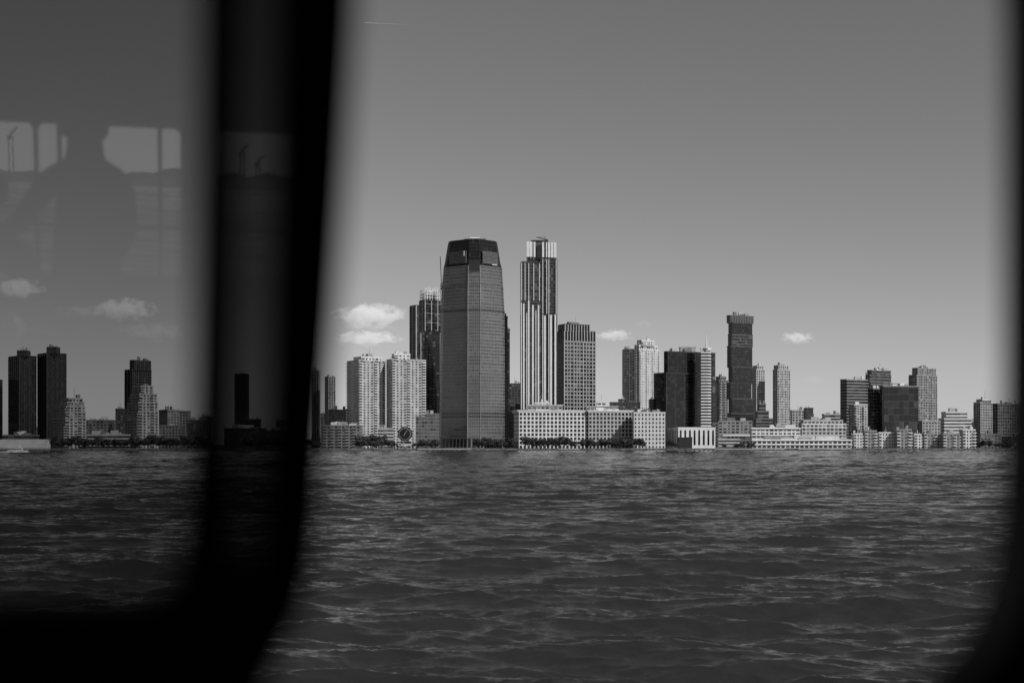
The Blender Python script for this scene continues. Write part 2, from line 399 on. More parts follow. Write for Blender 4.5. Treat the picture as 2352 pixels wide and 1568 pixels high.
def halfr(k):
    pts=[Vector((cx+rr*.35+rr*k*math.cos(t),D+13+rr*k*.9*math.sin(t))) for t in [math.radians(-90+i*15) for i in range(7)]]
    return [Vector((cx-rr*k,D+13-rr*k*.9))]+pts+[Vector((cx-rr*k,D+13))]
c0=halfr(.94); c1=halfr(1.02)
g_.prism(c0,c0,GZ,Z(806,D),'glass_black')
zz=Z(1000,D); nfl=28; ht=(Z(803,D)-zz)/nfl
for k in range(nfl+1): a_.prism(c1,c1,zz+k*ht,zz+k*ht+ht*(.46 if k<nfl else .9),'white_wall',bottom=True)
q=cyl(cx,D+9,rr*.6); t_.prism(q,cyl(cx,D+9,rr*.45),Z(803,D)+2,Z(797,D),'light_wall')
q=cyl(X(1625,D),D+9,1.2,8); t_.prism(q,cyl(X(1625,D),D+9,.35,8),Z(800,D),Z(768,D),'white_trim')
a_.obj('floor_band',st_)["kind"]="stuff"; g_.obj('wall',st_); t_.obj('spire',st_)
building('white arcade podium with tall dark slots',1565,[(1528,1558,1643,983)],'white_wall',dict(bw=5.2,fh=20,wf=.42,hf=.8,g=['glass_black'],base=2),th=15,name='arcade_building',plant=False)
building('dark low entrance block in the arcade',1555,[(1556,None,1590,1006)],'black_wall',None,name='entrance_block',plant=False)
building('grey balcony tower beside dark hotel',1820,[(1643,1652,1672,874),(1648,1654,1668,866)],'mid_wall',dict(bw=3.6,fh=3.3,wf=.6,hf=.55,g=G_MIX,balc=(2,1.3,'light_wall')))
# --- dark stacked block tower
S_ub=dict(bw=3,fh=3.4,wf=.85,hf=.7,g=['glass_black']*6+['glass_dark']*2,bands=(3,.35,.3,'dark_wall'))
S_ubl=dict(bw=3,fh=3.4,wf=.8,hf=.55,g=['glass_black']*2+['glass_dark']*3+['glass_mid']*1,bands=(1,.5,.5,'mid_wall'))
building('dark stacked-block residential tower with shifted modules',1760,[(1671,1680,1730,950),(1673,1682,1730,916),(1669,1678,1726,880),(1673,1682,1731,843),(1670,1679,1728,795,'black_wall',S_ub),(1672,1681,1729,768,'dark_wall',S_ubl),(1673,1682,1728,740),(1669,1678,1731,724,'mid_wall',dict(bw=2.6,fh=12,wf=.5,hf=.8,g=['glass_black']))],
  'black_wall',S_ub,th=28,name='residential_skyscraper',parapet='dark_wall')
building('pale slim tower behind the dark stacked tower',1880,[(1728,1737,1757,850),(1733,1739,1754,841)],'light_wall',S_punch)
building('stepped mid-rise block with pale terraces',1700,[(1732,None,1775,962),(1736,None,1766,945),(1740,None,1759,928)],'mid_wall',S_ribbon,name='office_block')
building('slim pale tower with dark window columns',1860,[(1775,1786,1815,850),(1779,1788,1811,840)],'light_wall',dict(bw=3.6,fh=3.3,wf=[.7,.4],hf=.6,g=G_MIX),th=38)
building('low mixed apartment row behind the pier',1640,[(1643,None,1728,968)],'pale_wall',S_punch_wide,name='apartment_block')
building('white shed on the ferry pier',1515,[(1648,None,1700,1009)],'light_wall',S_ribbon_l,name='pier_shed',plant=False,depth=7)
building('dark glazed pier hall with pale roof',1524,[(1655,None,1722,1000)],'mid_wall',dict(bw=4,fh=5,wf=.8,hf=.6,g=G_DK),name='pier_hall',plant=False,parapet='white_trim')
building('low light warehouse with sawtooth equipment on roof',1800,[(1815,None,1848,943)],'light_wall',S_punch,name='apartment_block')
building('dark narrow block with pale top floor',1760,[(1846,None,1868,938)],'dark_wall',S_punch,name='apartment_block')
building('low pale block with flat roof',1780,[(1868,None,1896,968)],'pale_wall',S_punch,name='apartment_block')
building('low pale office block with ribbon windows',1740,[(1888,None,1930,952)],'light_wall',S_ribbon,name='office_block')
building('long white waterfront apartments with continuous balconies',1545,[(1722,None,1838,984)],'white_wall',dict(bw=5,fh=3.6,wf=[.8,.5],hf=.5,g=G_MIX,bands=(2,.6,1.2,'white_trim')),name='waterfront_apartments',depth=14)
building('taller white waterfront apartments with banded floors',1562,[(1834,1842,1944,974),(1840,1846,1936,966)],'light_wall',dict(bw=4.6,fh=3.7,wf=.6,hf=.52,g=G_MIX,bands=(3,.7,.8,'white_trim')),th=12,name='waterfront_apartments')
building('low white terrace of apartments on the quay',1530,[(1724,None,1956,1011)],'white_wall',dict(bw=5,fh=4,wf=.7,hf=.45,g=G_DK,bands=(1,.6,1,'white_trim')),name='waterfront_apartments',depth=12)
building('grey office tower with horizontal ribbon windows',1780,[(1930,1945,1996,872)],'pale_wall',dict(bw=6,fh=3.8,wf=.98,hf=.7,g=['glass_dark','glass_black','glass_black']),th=30,name='office_tower')
building('balconied mid-rise apartments below the office tower',1680,[(1950,1962,1997,930)],'light_wall',S_balc)
building('glass office tower with slanted roofline',1840,[(1988,1998,2047,862),(1994,2002,2046,851)],'mid_wall',dict(bw=5,fh=3.8,wf=.96,hf=.6,g=G_DK),th=30,name='office_tower')
building('glass block with pale vertical frame',1640,[(1998,2006,2032,893)],'mid_wall',S_curtain,name='glass_office_block')
building('black glass cube office block with thin roof edge',1630,[(2024,2030,2110,889)],'dark_wall',dict(bw=7,fh=7.6,wf=.95,hf=.94,g=['glass_jet']*6+['glass_black']*2+['glass_dark']),th=18,name='glass_office_block',cornice=((0,),1.5,.8,'pale_wall'))
building('grey residential tower with window grid and flat crown',1780,[(2088,2106,2152,862),(2096,2108,2150,846)],'pale_wall',dict(bw=3.4,fh=3.3,wf=.65,hf=.58,g=G_MIX,fins=(3,.8,.5,'light_wall')),th=36)
crane(1700,2000,905,885,(-6,16),'pale derrick crane raised over office blocks')
building('white horizontal banded office block with curved look',1660,[(2155,None,2232,962),(2162,None,2222,947)],'white_wall',dict(bw=8,fh=4,wf=.98,hf=.42,g=G_DK),name='office_block')
building('low pale flats behind waterfront terrace',1640,[(2110,None,2160,968)],'light_wall',S_punch,name='apartment_block')
rr2=random.Random(21); xa=1955; i=0
while xa<2238:
    wd_=rr2.uniform(22,46); b=min(2241,xa+wd_); t=rr2.uniform(987,1001); w=rr2.choice(['light_wall','white_wall','white_wall','pale_wall'])
    building({'light_wall':'pale','white_wall':'white','pale_wall':'grey'}[w]+' waterfront apartment row with bay windows and balconies',1535+(i%3)*5,[(xa,None,b,t)],w,dict(bw=3.6,fh=3.4,wf=[.8,.4,.55],hf=.5,g=G_MIX,balc=(3,1.4,'white_trim')),name='waterfront_apartments',depth=12)
    xa=b-1; i+=1
building('pale tower with strong vertical lines',1760,[(2237,2252,2290,925),(2244,2256,2276,918)],'white_wall',S_vert,th=36)
building('grey tower with dense window grid near window edge',1700,[(2280,2292,2350,928)],'mid_wall',S_grid,th=30)
building('grey apartment slab beyond the last tower',1760,[(2350,2365,2420,915)],'mid_wall',S_punch,th=30)
building('low dark block at end of quay',1560,[(2240,None,2300,998)],'mid_wall',S_punch,name='apartment_block')
building('low warehouse at end of quay',1580,[(2296,None,2440,1004)],'dark_wall',S_punch,name='warehouse')
for i in range(46):
    px=R.uniform(-100,2450); D=R.uniform(1900,2300); w=R.uniform(18,46); yt=R.uniform(948,990)
    building(R.choice(['low inland brick block under flat roof','low inland pale block with small windows','plain inland mid-rise with rooftop equipment']),D,[(px,None,px+w,yt)],R.choice(['mid_wall','pale_wall','dark_wall','light_wall']),S_punch,name='inland_block')

# ------------------------------------------------------------------ clock
D=1502.6; ck=root('clock',(X(930,D),D,GZ),'large dark octagonal outdoor clock with pale ring above lettered sign','clock')
cx=X(930,D); cz=Z(996,D); rr=17.5/FP*D
def ngon(r,n,y,rot=0): return [(cx+r*math.sin(2*math.pi*(i+rot)/n),y,cz+r*math.cos(2*math.pi*(i+rot)/n)) for i in range(n)]
def disc(acc,r,n,ya,yb,m,rot=0):
    A=ngon(r,n,ya,rot); B=ngon(r,n,yb,rot)
    acc.poly(A[::-1],m); 
    for i in range(n):
        j=(i+1)%n; acc.poly([A[i],A[j],B[j],B[i]],m)
    acc.poly(B,m)
q=Acc(ck.location); disc(q,rr,8,D,D+.8,'glass_jet',.5); q.obj('case',ck)
q=Acc(ck.location); disc(q,rr*.78,32,D-.25,D-.01,'pale_wall'); q.obj('rim',ck)
q=Acc(ck.location); disc(q,rr*.71,32,D-.4,D-.26,'glass_jet')
for i in range(12):
    a=2*math.pi*i/12; q.beam((cx+rr*.6*math.sin(a),D-.5,cz+rr*.6*math.cos(a)),(cx+rr*.68*math.sin(a),D-.5,cz+rr*.68*math.cos(a)),.2,'mid_wall')
q.obj('dial',ck)["kind"]="stuff"
for a,l in ((math.radians(205),.35),(math.radians(35),.55)):
    q=Acc(ck.location); q.beam((cx,D-.7,cz),(cx+rr*l*math.sin(a),D-.7,cz+rr*l*math.cos(a)),.35,'light_wall'); q.obj('hand',ck)
q=Acc(ck.location)
for s in (-.6,.6): q.beam((cx+s*rr,D+1.2,GZ),(cx+s*rr*.7,D+1.2,cz),.5,'dark_steel')
q.beam((cx-rr*.62,D+1.2,GZ+1),(cx+rr*.6,D+1.2,cz-rr*.4),.3,'dark_steel'); q.beam((cx+rr*.62,D+1.2,GZ+1),(cx-rr*.6,D+1.2,cz-rr*.4),.3,'dark_steel')
q.obj('support',ck)
q=Acc(ck.location); q.box((cx,D-1.6,Z(1027,D)),30/FP*D,.6,Z(1014,D)-Z(1027,D),'black_wall'); sb=q.obj('sign_board',ck)
fc=bpy.data.curves.new('lettering','FONT'); fc.body='Colgate'; fc.size=4.6; fc.align_x='CENTER'; fc.extrude=.05; fc.offset=.1
fo=bpy.data.objects.new('lettering_tmp',fc); COL.objects.link(fo)
bpy.context.view_layer.update()
me=bpy.data.meshes.new_from_object(fo.evaluated_get(bpy.context.evaluated_depsgraph_get())); bpy.data.objects.remove(fo)
me.materials.clear(); me.materials.append(MATS['white_trim'])
lo=bpy.data.objects.new('lettering',me); COL.objects.link(lo); lo.parent=ck; lo.rotation_euler=(math.pi/2,0,0)
lo.location=(0,-2.0,Z(1023.5,D)-GZ)

# ------------------------------------------------------------------ ground, seawall, piers
q=Acc(); 
q.poly([(-16000,1500,GZ),(16000,1500,GZ),(16000,20000,GZ),(-16000,20000,GZ)],'ground_soil'); o=q.obj('ground'); o["kind"]="structure"
q=Acc(); q.box((0,1499.4,-2),6000,1.2,GZ+2.35,'seawall_stone'); 
o=q.obj('seawall'); o["kind"]="structure"
q=Acc(); q.box((0,1501.5,GZ+.004),6000,3,.35,'concrete'); o=q.obj('quay_pavement'); o["kind"]="structure"
def pier(xa,xb,D,label):
    e=root('pier',(X((xa+xb)/2,D),D,0),label,'pier'); a=Acc(e.location)
    w=(xb-xa)/FP*D; a.box((X((xa+xb)/2,D),D,1.2),w,14,.7,'light_wall'); a.obj('deck',e)
    n=int(w/5)
    b=Acc(e.location)
    for i in range(n+1):
        for s in (-6,6): b.beam((X(xa,D)+w*i/n,D+s,-1.5),(X(xa,D)+w*i/n,D+s,1.25),.5,'seawall_stone')
    b.obj('piling',e)["kind"]="stuff"
    c=Acc(e.location)
    for i in range(n+1): c.beam((X(xa,D)+w*i/n,D-6.8,1.9),(X(xa,D)+w*i/n,D-6.8,3),.12,'steel')
    c.beam((X(xa,D),D-6.8,3),(X(xb,D),D-6.8,3),.14,'steel'); c.obj('railing',e)
pier(960,1082,1486,'low pale pier deck on dark pilings'); pier(1640,1800,1484,'ferry pier deck on dark pilings')
pier(1282,1330,1488,'short pale landing stage on pilings'); pier(1830,1950,1488,'low quay walkway on pilings'); pier(-60,110,1484,'terminal pier deck on pilings')

# ------------------------------------------------------------------ trees
def crown_mesh(seed):
    r=random.Random(seed); a=Acc()
    clumps=[]
    for i in range(17):
        th=r.uniform(0,6.28); rad=r.uniform(.1,.36); zc=r.uniform(.36,.88); rad*=1-abs(zc-.6)*.9
        clumps.append((math.cos(th)*rad,math.sin(th)*rad,zc,r.uniform(.1,.19),r.random()<.5))
    for cx_,cy_,cz_,cr,l in clumps:
        for k in range(34):
            v=Vector((r.gauss(0,1),r.gauss(0,1),r.gauss(0,1))).normalized()*cr*r.uniform(.6,1.1)
            c=Vector((cx_,cy_,cz_))+v; n=(v.normalized()+Vector((r.gauss(0,.5),r.gauss(0,.5),r.gauss(0,.5)))).normalized()
            u=n.cross(Vector((0,0,1)));  u=u.normalized() if u.length>.01 else Vector((1,0,0)); w=n.cross(u); s=r.uniform(.025,.05)
            a.poly([c-u*s-w*s,c+u*s-w*s*.6,c+u*s*.7+w*s,c-u*s*.8+w*s],'leaf_light' if (l and r.random()<.8) else 'leaf_dark')
    return a
def trunk_mesh(seed):
    r=random.Random(seed); a=Acc()
    def limb(p,q,ra,rb):
        p=Vector(p);q=Vector(q); d=(q-p).normalized(); u=d.cross(Vector((.3,1,.1))).normalized(); v=d.cross(u)
        A=[p+(u*math.cos(t)+v*math.sin(t))*ra for t in [i*math.pi/3 for i in range(6)]]
        B=[q+(u*math.cos(t)+v*math.sin(t))*rb for t in [i*math.pi/3 for i in range(6)]]
        for i in range(6):
            j=(i+1)%6; a.poly([A[i],A[j],B[j],B[i]],'bark')
    limb((0,0,-.03),(0,0,.35),.03,.022)
    for i in range(5):
        t=r.uniform(0,6.28); limb((0,0,.3+.02*i),(math.cos(t)*.22,math.sin(t)*.22,.6+r.uniform(0,.15)),.018,.006)
    return a
TV=[]
for s in range(4):
    c=crown_mesh(s+1).obj('crown'); t=trunk_mesh(s+9).obj('trunk'); TV.append((c.data,t.data)); bpy.data.objects.remove(c); bpy.data.objects.remove(t)
def tree(px,D,h,wide=1.15):
    i=R.randrange(4); e=root('tree',(X(px,D),D,GZ),'broad leafy tree on the waterfront promenade','tree','trees along the waterfront')
    e.scale=(h*wide,h*wide,h); e.rotation_euler=(0,0,R.uniform(0,6.28))
    for nm,me in (('crown',TV[i][0]),('trunk',TV[i][1])):
        o=bpy.data.objects.new(nm,me); COL.objects.link(o); o.parent=e
def row(a,b,n,h0,h1,D0=1507,D1=1522,wide=1.2):
    for k in range(n):
        tree(a+(b-a)*(k+.5)/n+R.uniform(-3,3),R.uniform(D0,D1),R.uniform(h0,h1),wide)
row(814,905,15,6,11); row(818,880,5,10,15,1524,1534); row(958,1008,9,7,12); row(1088,1182,14,7,12,1507,1520); row(1205,1322,16,8,13); row(1335,1400,9,7,11); row(1402,1478,12,8,12)
row(1530,1560,3,6,9); row(120,290,20,8,14); row(290,480,22,9,15); row(1655,1740,6,5,8); row(2245,2330,7,5,9); row(560,735,14,8,12); row(905,955,4,5,7,1512,1522)

# ------------------------------------------------------------------ ferry boat on the water
D=1150; fb=root('ferry_boat',(X(40,D),D,0),'small white passenger ferry crossing near the terminal','boat')
ox=X(40,D)
h=Acc(fb.location); bl=[(-8,-2.2),(6,-2.2),(9,0),(6,2.2),(-8,2.2)]
h.prism([Vector((ox+x*.93,D+y*.85)) for x,y in bl],[Vector((ox+x,D+y)) for x,y in bl],-.4,1.5,'hull_white'); h.obj('hull',fb)
h=Acc(fb.location); h.box((ox-1.5,D,1.5),11,3.8,2.0,'hull_white'); h.box((ox-1,D,3.5),7,3.2,1.6,'hull_white'); h.box((ox+1,D,5.1),2.4,2,1.0,'hull_white'); h.obj('cabin',fb)
for k in range(6):
    h=Acc(fb.location); h.box((ox-6+k*1.8,D-1.94,2.2),1.2,.08,.8,'glass_black'); h.obj('window',fb)
h=Acc(fb.location); h.beam((ox,D,5),(ox,D,8),.2,'steel'); h.obj('mast',fb)
rw=random.Random(8); h=Acc((ox,D,0))
for k in range(90):
    x=ox-8-abs(rw.gauss(0,14)) if k%3 else ox+rw.uniform(-9,9); y=D-3+rw.gauss(0,1.2); s_=rw.uniform(.5,1.6)
    h.box((x,y,.0),s_*2.4,s_,rw.uniform(.3,.6),'hull_white',(1,rw.uniform(-.2,.2)))
o=h.obj('foam'); o["kind"]="stuff"; o["label"]="white foam wake trailing behind the ferry"; o["category"]="wake"

# ------------------------------------------------------------------ far shore behind the boat (seen reflected)
q=Acc(); N=900; rg=random.Random(3); hh=[]
for i in range(N+1): hh.append(6.5+2.0*math.sin(i*.13)+1.2*math.sin(i*.41+1)+.9*math.sin(i*1.3)+rg.uniform(-.8,1.0))
for i in range(N):
    xa=-2000+4000*i/N; xb=-2000+4000*(i+1)/N
    for k in range(3):
        y0=-900-k*18; e0=.35+.32*k
        q.poly([(xb,y0,0),(xa,y0,0),(xa,y0-10,hh[i]*e0+2),(xb,y0-10,hh[i+1]*e0+2)],'leaf_dark')
o=q.obj('wooded_shore'); o["kind"]="stuff"; o["label"]="low wooded shoreline across the harbour"; o["category"]="woods"
q=Acc(); q.poly([(-2500,-890,1.0),(2500,-890,1.0),(2500,-6000,1.0),(-2500,-6000,1.0)][::-1],'ground_soil'); o=q.obj('far_shore_ground'); o["kind"]="structure"

# ------------------------------------------------------------------ water
def water():
    rs=[1.5]
    while rs[-1]<15: rs.append(rs[-1]*1.03)
    while rs[-1]<1520: rs.append(rs[-1]*(1.0024 if rs[-1]<300 else 1.0034))
    while rs[-1]<14000: rs.append(rs[-1]*1.06)
    rs=np.array(rs)
    NC=1150
    th=np.concatenate([np.linspace(-25,25,NC,endpoint=False),np.linspace(25,335,200,endpoint=False)])*math.pi/180
    nr,nt=len(rs),len(th)
    RR,TT=np.meshgrid(rs,th,indexing='ij')
    x=RR*np.sin(TT); y=RR*np.cos(TT)
    # wind-sea spectrum synthesised by inverse FFT, tiled in world space
    def tile(N,Lt,lo,hi,seed,slope,wd,p,q_):
        rng=np.random.RandomState(seed)
        kx=np.fft.fftfreq(N,Lt/N)*2*np.pi; KX,KY=np.meshgrid(kx,kx,indexing='ij'); K=np.sqrt(KX**2+KY**2); K[0,0]=1
        cosd=(KX*math.cos(wd)+KY*math.sin(wd))/K
        P=K**(-p)*(np.abs(cosd)**q_+.015)
        P*=1/(1+(2*np.pi/K/hi)**6); P*=1/(1+(lo/(2*np.pi/K))**6)
        P[0,0]=0
        A=np.sqrt(P)*(rng.normal(size=(N,N))+1j*rng.normal(size=(N,N)))
        sx=np.fft.ifft2(1j*KX*A).real; sy=np.fft.ifft2(1j*KY*A).real
        sc=slope/np.sqrt((sx**2+sy**2).mean())
        z=np.fft.ifft2(A).real*sc
        dx=np.fft.ifft2(-1j*KX/K*A).real*sc; dy=np.fft.ifft2(-1j*KY/K*A).real*sc
        return z,dx,dy
    def samp(T,Lt,rot):
        N=T[0].shape[0]; c,s=math.cos(rot),math.sin(rot)
        u=((x*c+y*s)/Lt*N)%N; v=((-x*s+y*c)/Lt*N)%N
        i0=u.astype(int)%N; j0=v.astype(int)%N; fu=u-np.floor(u); fv=v-np.floor(v); i1=(i0+1)%N; j1=(j0+1)%N
        out=[]
        for t in T:
            out.append(t[i0,j0]*(1-fu)*(1-fv)+t[i1,j0]*fu*(1-fv)+t[i0,j1]*(1-fu)*fv+t[i1,j1]*fu*fv)
        z_,a_,b_=out
        return z_,a_*c-b_*s,a_*s+b_*c
    z=0;dx=0;dy=0
    for (N,Lt,lo,hi,seed,slope,wd,p,q_,rot) in ((1024,97.0,.7,9.0,3,.20,math.radians(80),4.0,9,.11),(1024,31.0,.14,1.6,5,.17,math.radians(97),3.5,5,-.19),(512,410.0,6,22,9,.05,math.radians(72),4.2,6,.3)):
        a,b,c=samp(tile(N,Lt,lo,hi,seed,slope,wd,p,q_),Lt,rot)
        z=z+a; dx=dx+b; dy=dy+c
    g=.98+.28*np.sin(x*.03+1.3*np.sin(y*.021))*np.sin(y*.024+.7)
    ch=.95*g
    V=np.stack([x-dx*ch,y-dy*ch,z*g],-1).reshape(-1,3)
    ii,jj=np.meshgrid(np.arange(nr-1),np.arange(nt),indexing='ij'); j2=(jj+1)%nt
    F=np.stack([ii*nt+jj,ii*nt+j2,(ii+1)*nt+j2,(ii+1)*nt+jj],-1).reshape(-1,4)[:,::-1]
    me=bpy.data.meshes.new('water'); me.vertices.add(len(V)); me.vertices.foreach_set('co',V.ravel().astype(np.float32))
    me.loops.add(F.size); me.loops.foreach_set('vertex_index',F.ravel().astype(np.int32))
    me.polygons.add(len(F)); me.polygons.foreach_set('loop_start',np.arange(0,F.size,4,dtype=np.int32))
    me.polygons.foreach_set('use_smooth',np.ones(len(F),dtype=bool))
    me.update(calc_edges=True)
    print('WATER',len(V),float(z.std()))
    o=bpy.data.objects.new('water',me); COL.objects.link(o); o["kind"]="structure"
    m=bpy.data.materials.new('water'); m.use_nodes=True; nt_=m.node_tree; b=nt_.nodes['Principled BSDF']
    b.inputs['Base Color'].default_value=(.026,.026,.026,1); b.inputs['Roughness'].default_value=.06; b.inputs['IOR'].default_value=1.40
    tc=nt_.nodes.new('ShaderNodeTexCoord')
    gn=nt_.nodes.new('ShaderNodeTexNoise'); gn.inputs['Scale'].default_value=.045; gn.inputs['Detail'].default_value=7; gn.inputs['Roughness'].default_value=.7
    nt_.links.new(tc.outputs['Object'],gn.inputs['Vector'])
    gm=nt_.nodes.new('ShaderNodeMapRange'); gm.inputs['From Min'].default_value=.35; gm.inputs['From Max'].default_value=.65; gm.inputs['To Min'].default_value=.3; gm.inputs['To Max'].default_value=1.0
    nt_.links.new(gn.outputs['Fac'],gm.inputs['Value'])
    prev=None
    for sc_,sx,sy,det,ro,dist in ((4.0,.4,1.5,6,.62,.055),):
        mp=nt_.nodes.new('ShaderNodeMapping'); mp.inputs['Scale'].default_value=(sx,sy,1); mp.inputs['Rotation'].default_value=(0,0,.12)
        nt_.links.new(tc.outputs['Object'],mp.inputs['Vector'])
        nz=nt_.nodes.new('ShaderNodeTexNoise'); nz.inputs['Scale'].default_value=sc_; nz.inputs['Detail'].default_value=det; nz.inputs['Roughness'].default_value=ro; nz.inputs['Distortion'].default_value=.3
        nt_.links.new(mp.outputs[0],nz.inputs['Vector'])
        bb=nt_.nodes.new('ShaderNodeBump'); bb.inputs['Distance'].default_value=dist
        nt_.links.new(gm.outputs[0],bb.inputs['Strength'])
        nt_.links.new(nz.outputs['Fac'],bb.inputs['Height'])
        if prev: nt_.links.new(prev.outputs[0],bb.inputs['Normal'])
        prev=bb
    nt_.links.new(prev.outputs[0],b.inputs['Normal'])
    me.materials.append(m)
water()

# ------------------------------------------------------------------ clouds (volumes far away, with added glow for scattered light)
def cloud_mat(name,dens,emis,thr):
    m=bpy.data.materials.new(name); m.use_nodes=True; nt=m.node_tree; nt.nodes.clear()
    out=nt.nodes.new('ShaderNodeOutputMaterial'); pv=nt.nodes.new('ShaderNodeVolumePrincipled')
    tc=nt.nodes.new('ShaderNodeTexCoord')
    ln=nt.nodes.new('ShaderNodeVectorMath'); ln.operation='LENGTH'
    mp=nt.nodes.new('ShaderNodeMapping'); mp.inputs['Scale'].default_value=(2.8,1.2,1.2)
    oi=nt.nodes.new('ShaderNodeObjectInfo'); ad=nt.nodes.new('ShaderNodeVectorMath'); ad.operation='ADD'
    ml=nt.nodes.new('ShaderNodeVectorMath'); ml.operation='SCALE'; ml.inputs[3].default_value=37.0
    cmb=nt.nodes.new('ShaderNodeCombineXYZ')
    for k in range(3): nt.links.new(oi.outputs['Random'],cmb.inputs[k])
    nt.links.new(cmb.outputs[0],ml.inputs[0])
    nt.links.new(tc.outputs['Object'],mp.inputs['Vector']); nt.links.new(mp.outputs[0],ad.inputs[0]); nt.links.new(ml.outputs[0],ad.inputs[1])
    nz=nt.nodes.new('ShaderNodeTexNoise'); nz.inputs['Scale'].default_value=1.4; nz.inputs['Detail'].default_value=6; nz.inputs['Roughness'].default_value=.6
    nt.links.new(ad.outputs[0],nz.inputs['Vector']); nt.links.new(tc.outputs['Object'],ln.inputs[0])
    a=nt.nodes.new('ShaderNodeMath'); a.operation='MULTIPLY_ADD'; a.inputs[1].default_value=2.6; a.inputs[2].default_value=thr
    nt.links.new(nz.outputs['Fac'],a.inputs[0])
    s=nt.nodes.new('ShaderNodeMath'); s.operation='SUBTRACT'; nt.links.new(a.outputs[0],s.inputs[0]); nt.links.new(ln.outputs['Value'],s.inputs[1])
    c=nt.nodes.new('ShaderNodeMath'); c.operation='MULTIPLY'; c.use_clamp=True; c.inputs[1].default_value=1.6; nt.links.new(s.outputs[0],c.inputs[0])
    d=nt.nodes.new('ShaderNodeMath'); d.operation='MULTIPLY'; d.inputs[1].default_value=dens; nt.links.new(c.outputs[0],d.inputs[0])
    nt.links.new(d.outputs[0],pv.inputs['Density'])
    pv.inputs['Color'].default_value=(.98,.98,.98,1); pv.inputs['Anisotropy'].default_value=0.0
    e=nt.nodes.new('ShaderNodeMath'); e.operation='MULTIPLY'; e.inputs[1].default_value=emis; nt.links.new(d.outputs[0],e.inputs[0])  # vapour glows by itself in place of multiple light scattering
    nt.links.new(e.outputs[0],pv.inputs['Emission Strength']); pv.inputs['Emission Color'].default_value=(1,1,1,1)
    nt.links.new(pv.outputs[0],out.inputs['Volume']); return m
CM=cloud_mat('cloud_vapour',.018,.34,-.48); CW=cloud_mat('cloud_wisp',.003,.33,-.6)
import bmesh
bm=bmesh.new(); bmesh.ops.create_icosphere(bm,subdivisions=3,radius=1.0); cme=bpy.data.meshes.new('cloud'); bm.to_mesh(cme); bm.free(); cme.materials.append(CM)
cme2=cme.copy(); cme2.materials.clear(); cme2.materials.append(CW)
def cloud(px,py,w,h,wisp=False,label='small puffy white cloud low in the sky'):
    D=9000; o=bpy.data.objects.new('cloud',cme2 if wisp else cme); COL.objects.link(o)
    o.location=(X(px,D),D,Z(py,D)); o.scale=(w/FP*D/2*1.15,w/FP*D/2*.7,h/FP*D/2*1.3)
    o["label"]=label; o["category"]="cloud"; o["group"]="clouds above the skyline"
cloud(850,724,168,48); cloud(842,778,160,32,label='flat thin white cloud streak'); cloud(1410,770,88,24); cloud(1832,776,80,26)
cloud(1480,744,60,20,True,'faint thin cloud wisp'); cloud(1868,872,60,24,True,'faint thin cloud wisp'); cloud(845,752,150,26,True,'faint thin cloud wisp')
cloud(42,662,115,40); cloud(285,710,140,44); cloud(190,716,150,32,True,'faint thin cloud wisp'); cloud(350,762,190,46,True,'faint thin cloud wisp'); cloud(0,635,60,24,True,'faint thin cloud wisp')
q=Acc((X(890,9000),9000,Z(55,9000)))
q.poly([(X(838,9000),9000,Z(51.6,9000)),(X(838,9000),9000,Z(53.0,9000)),(X(870,9000),9000,Z(54.2,9000)),(X(945,9000),9000,Z(57.4,9000)),(X(945,9000),9000,Z(57.3,9000)),(X(870,9000),9000,Z(53.6,9000))],'light_wall')
o=q.obj('contrail'); o["label"]="thin white aircraft contrail high in the sky"; o["category"]="contrail"

# ------------------------------------------------------------------ ferry cabin we look out of
FZ=CH-1.2; RZ=CH+1.15
psi=math.radians(12); tl=math.radians(5.2)
nh=Vector((-math.sin(psi),math.cos(psi),0)); n=Vector((nh.x*math.cos(tl),nh.y*math.cos(tl),math.sin(tl)))
ua=Vector((math.cos(psi),math.sin(psi),0)); va=n.cross(ua)*-1
if va.z<0: va=-va
C=Vector((0,0,CH)); PD=.81
cab=root('ferry_cabin',(0,0,FZ),'dark ferry cabin interior with rounded window openings','boat cabin')
def uv(px,py,p=PD):
    d=Vector(((px-1176)/FP,1,(HY-py)/FP)); P=C+d*(p/n.dot(d)); q=P-(C+n*p); return (q.dot(ua),q.dot(va))
def plane_mat(p): 
    o=C+n*p; m=Matrix.Identity(4)
    nn=ua.cross(va)
    for i,a in enumerate((ua,va,nn)):
        for j in range(3): m[j][i]=a[j]
    m.translation=o; return m
def shape(name,outer,holes,thick,M,matn,parent):
    cu=bpy.data.curves.new(name,'CURVE'); cu.dimensions='2D'; cu.fill_mode='BOTH'; cu.extrude=thick/2
    for pts in [outer]+holes:
        s=cu.splines.new('POLY'); s.points.add(len(pts)-1); s.use_cyclic_u=True
        for i,p in enumerate(pts): s.points[i].co=(p[0],p[1],0,1)
    t=bpy.data.objects.new('tmp',cu); COL.objects.link(t); bpy.context.view_layer.update()
    me=bpy.data.meshes.new_from_object(t.evaluated_get(bpy.context.evaluated_depsgraph_get())); bpy.data.objects.remove(t)
    me.transform(Matrix.Translation(-parent.location)@M); me.materials.clear(); me.materials.append(MATS[matn])
    o=bpy.data.objects.new(name,me); COL.objects.link(o); o.parent=parent; return o
def smooth(pts,k=3):
    for _ in range(k):
        q=[]
        for i in range(len(pts)):
            a=pts[i]; b=pts[(i+1)%len(pts)]
            q+= [(a[0]*.75+b[0]*.25,a[1]*.75+b[1]*.25),(a[0]*.25+b[0]*.75,a[1]*.25+b[1]*.75)]
        pts=q
    return pts
M0=plane_mat(PD)
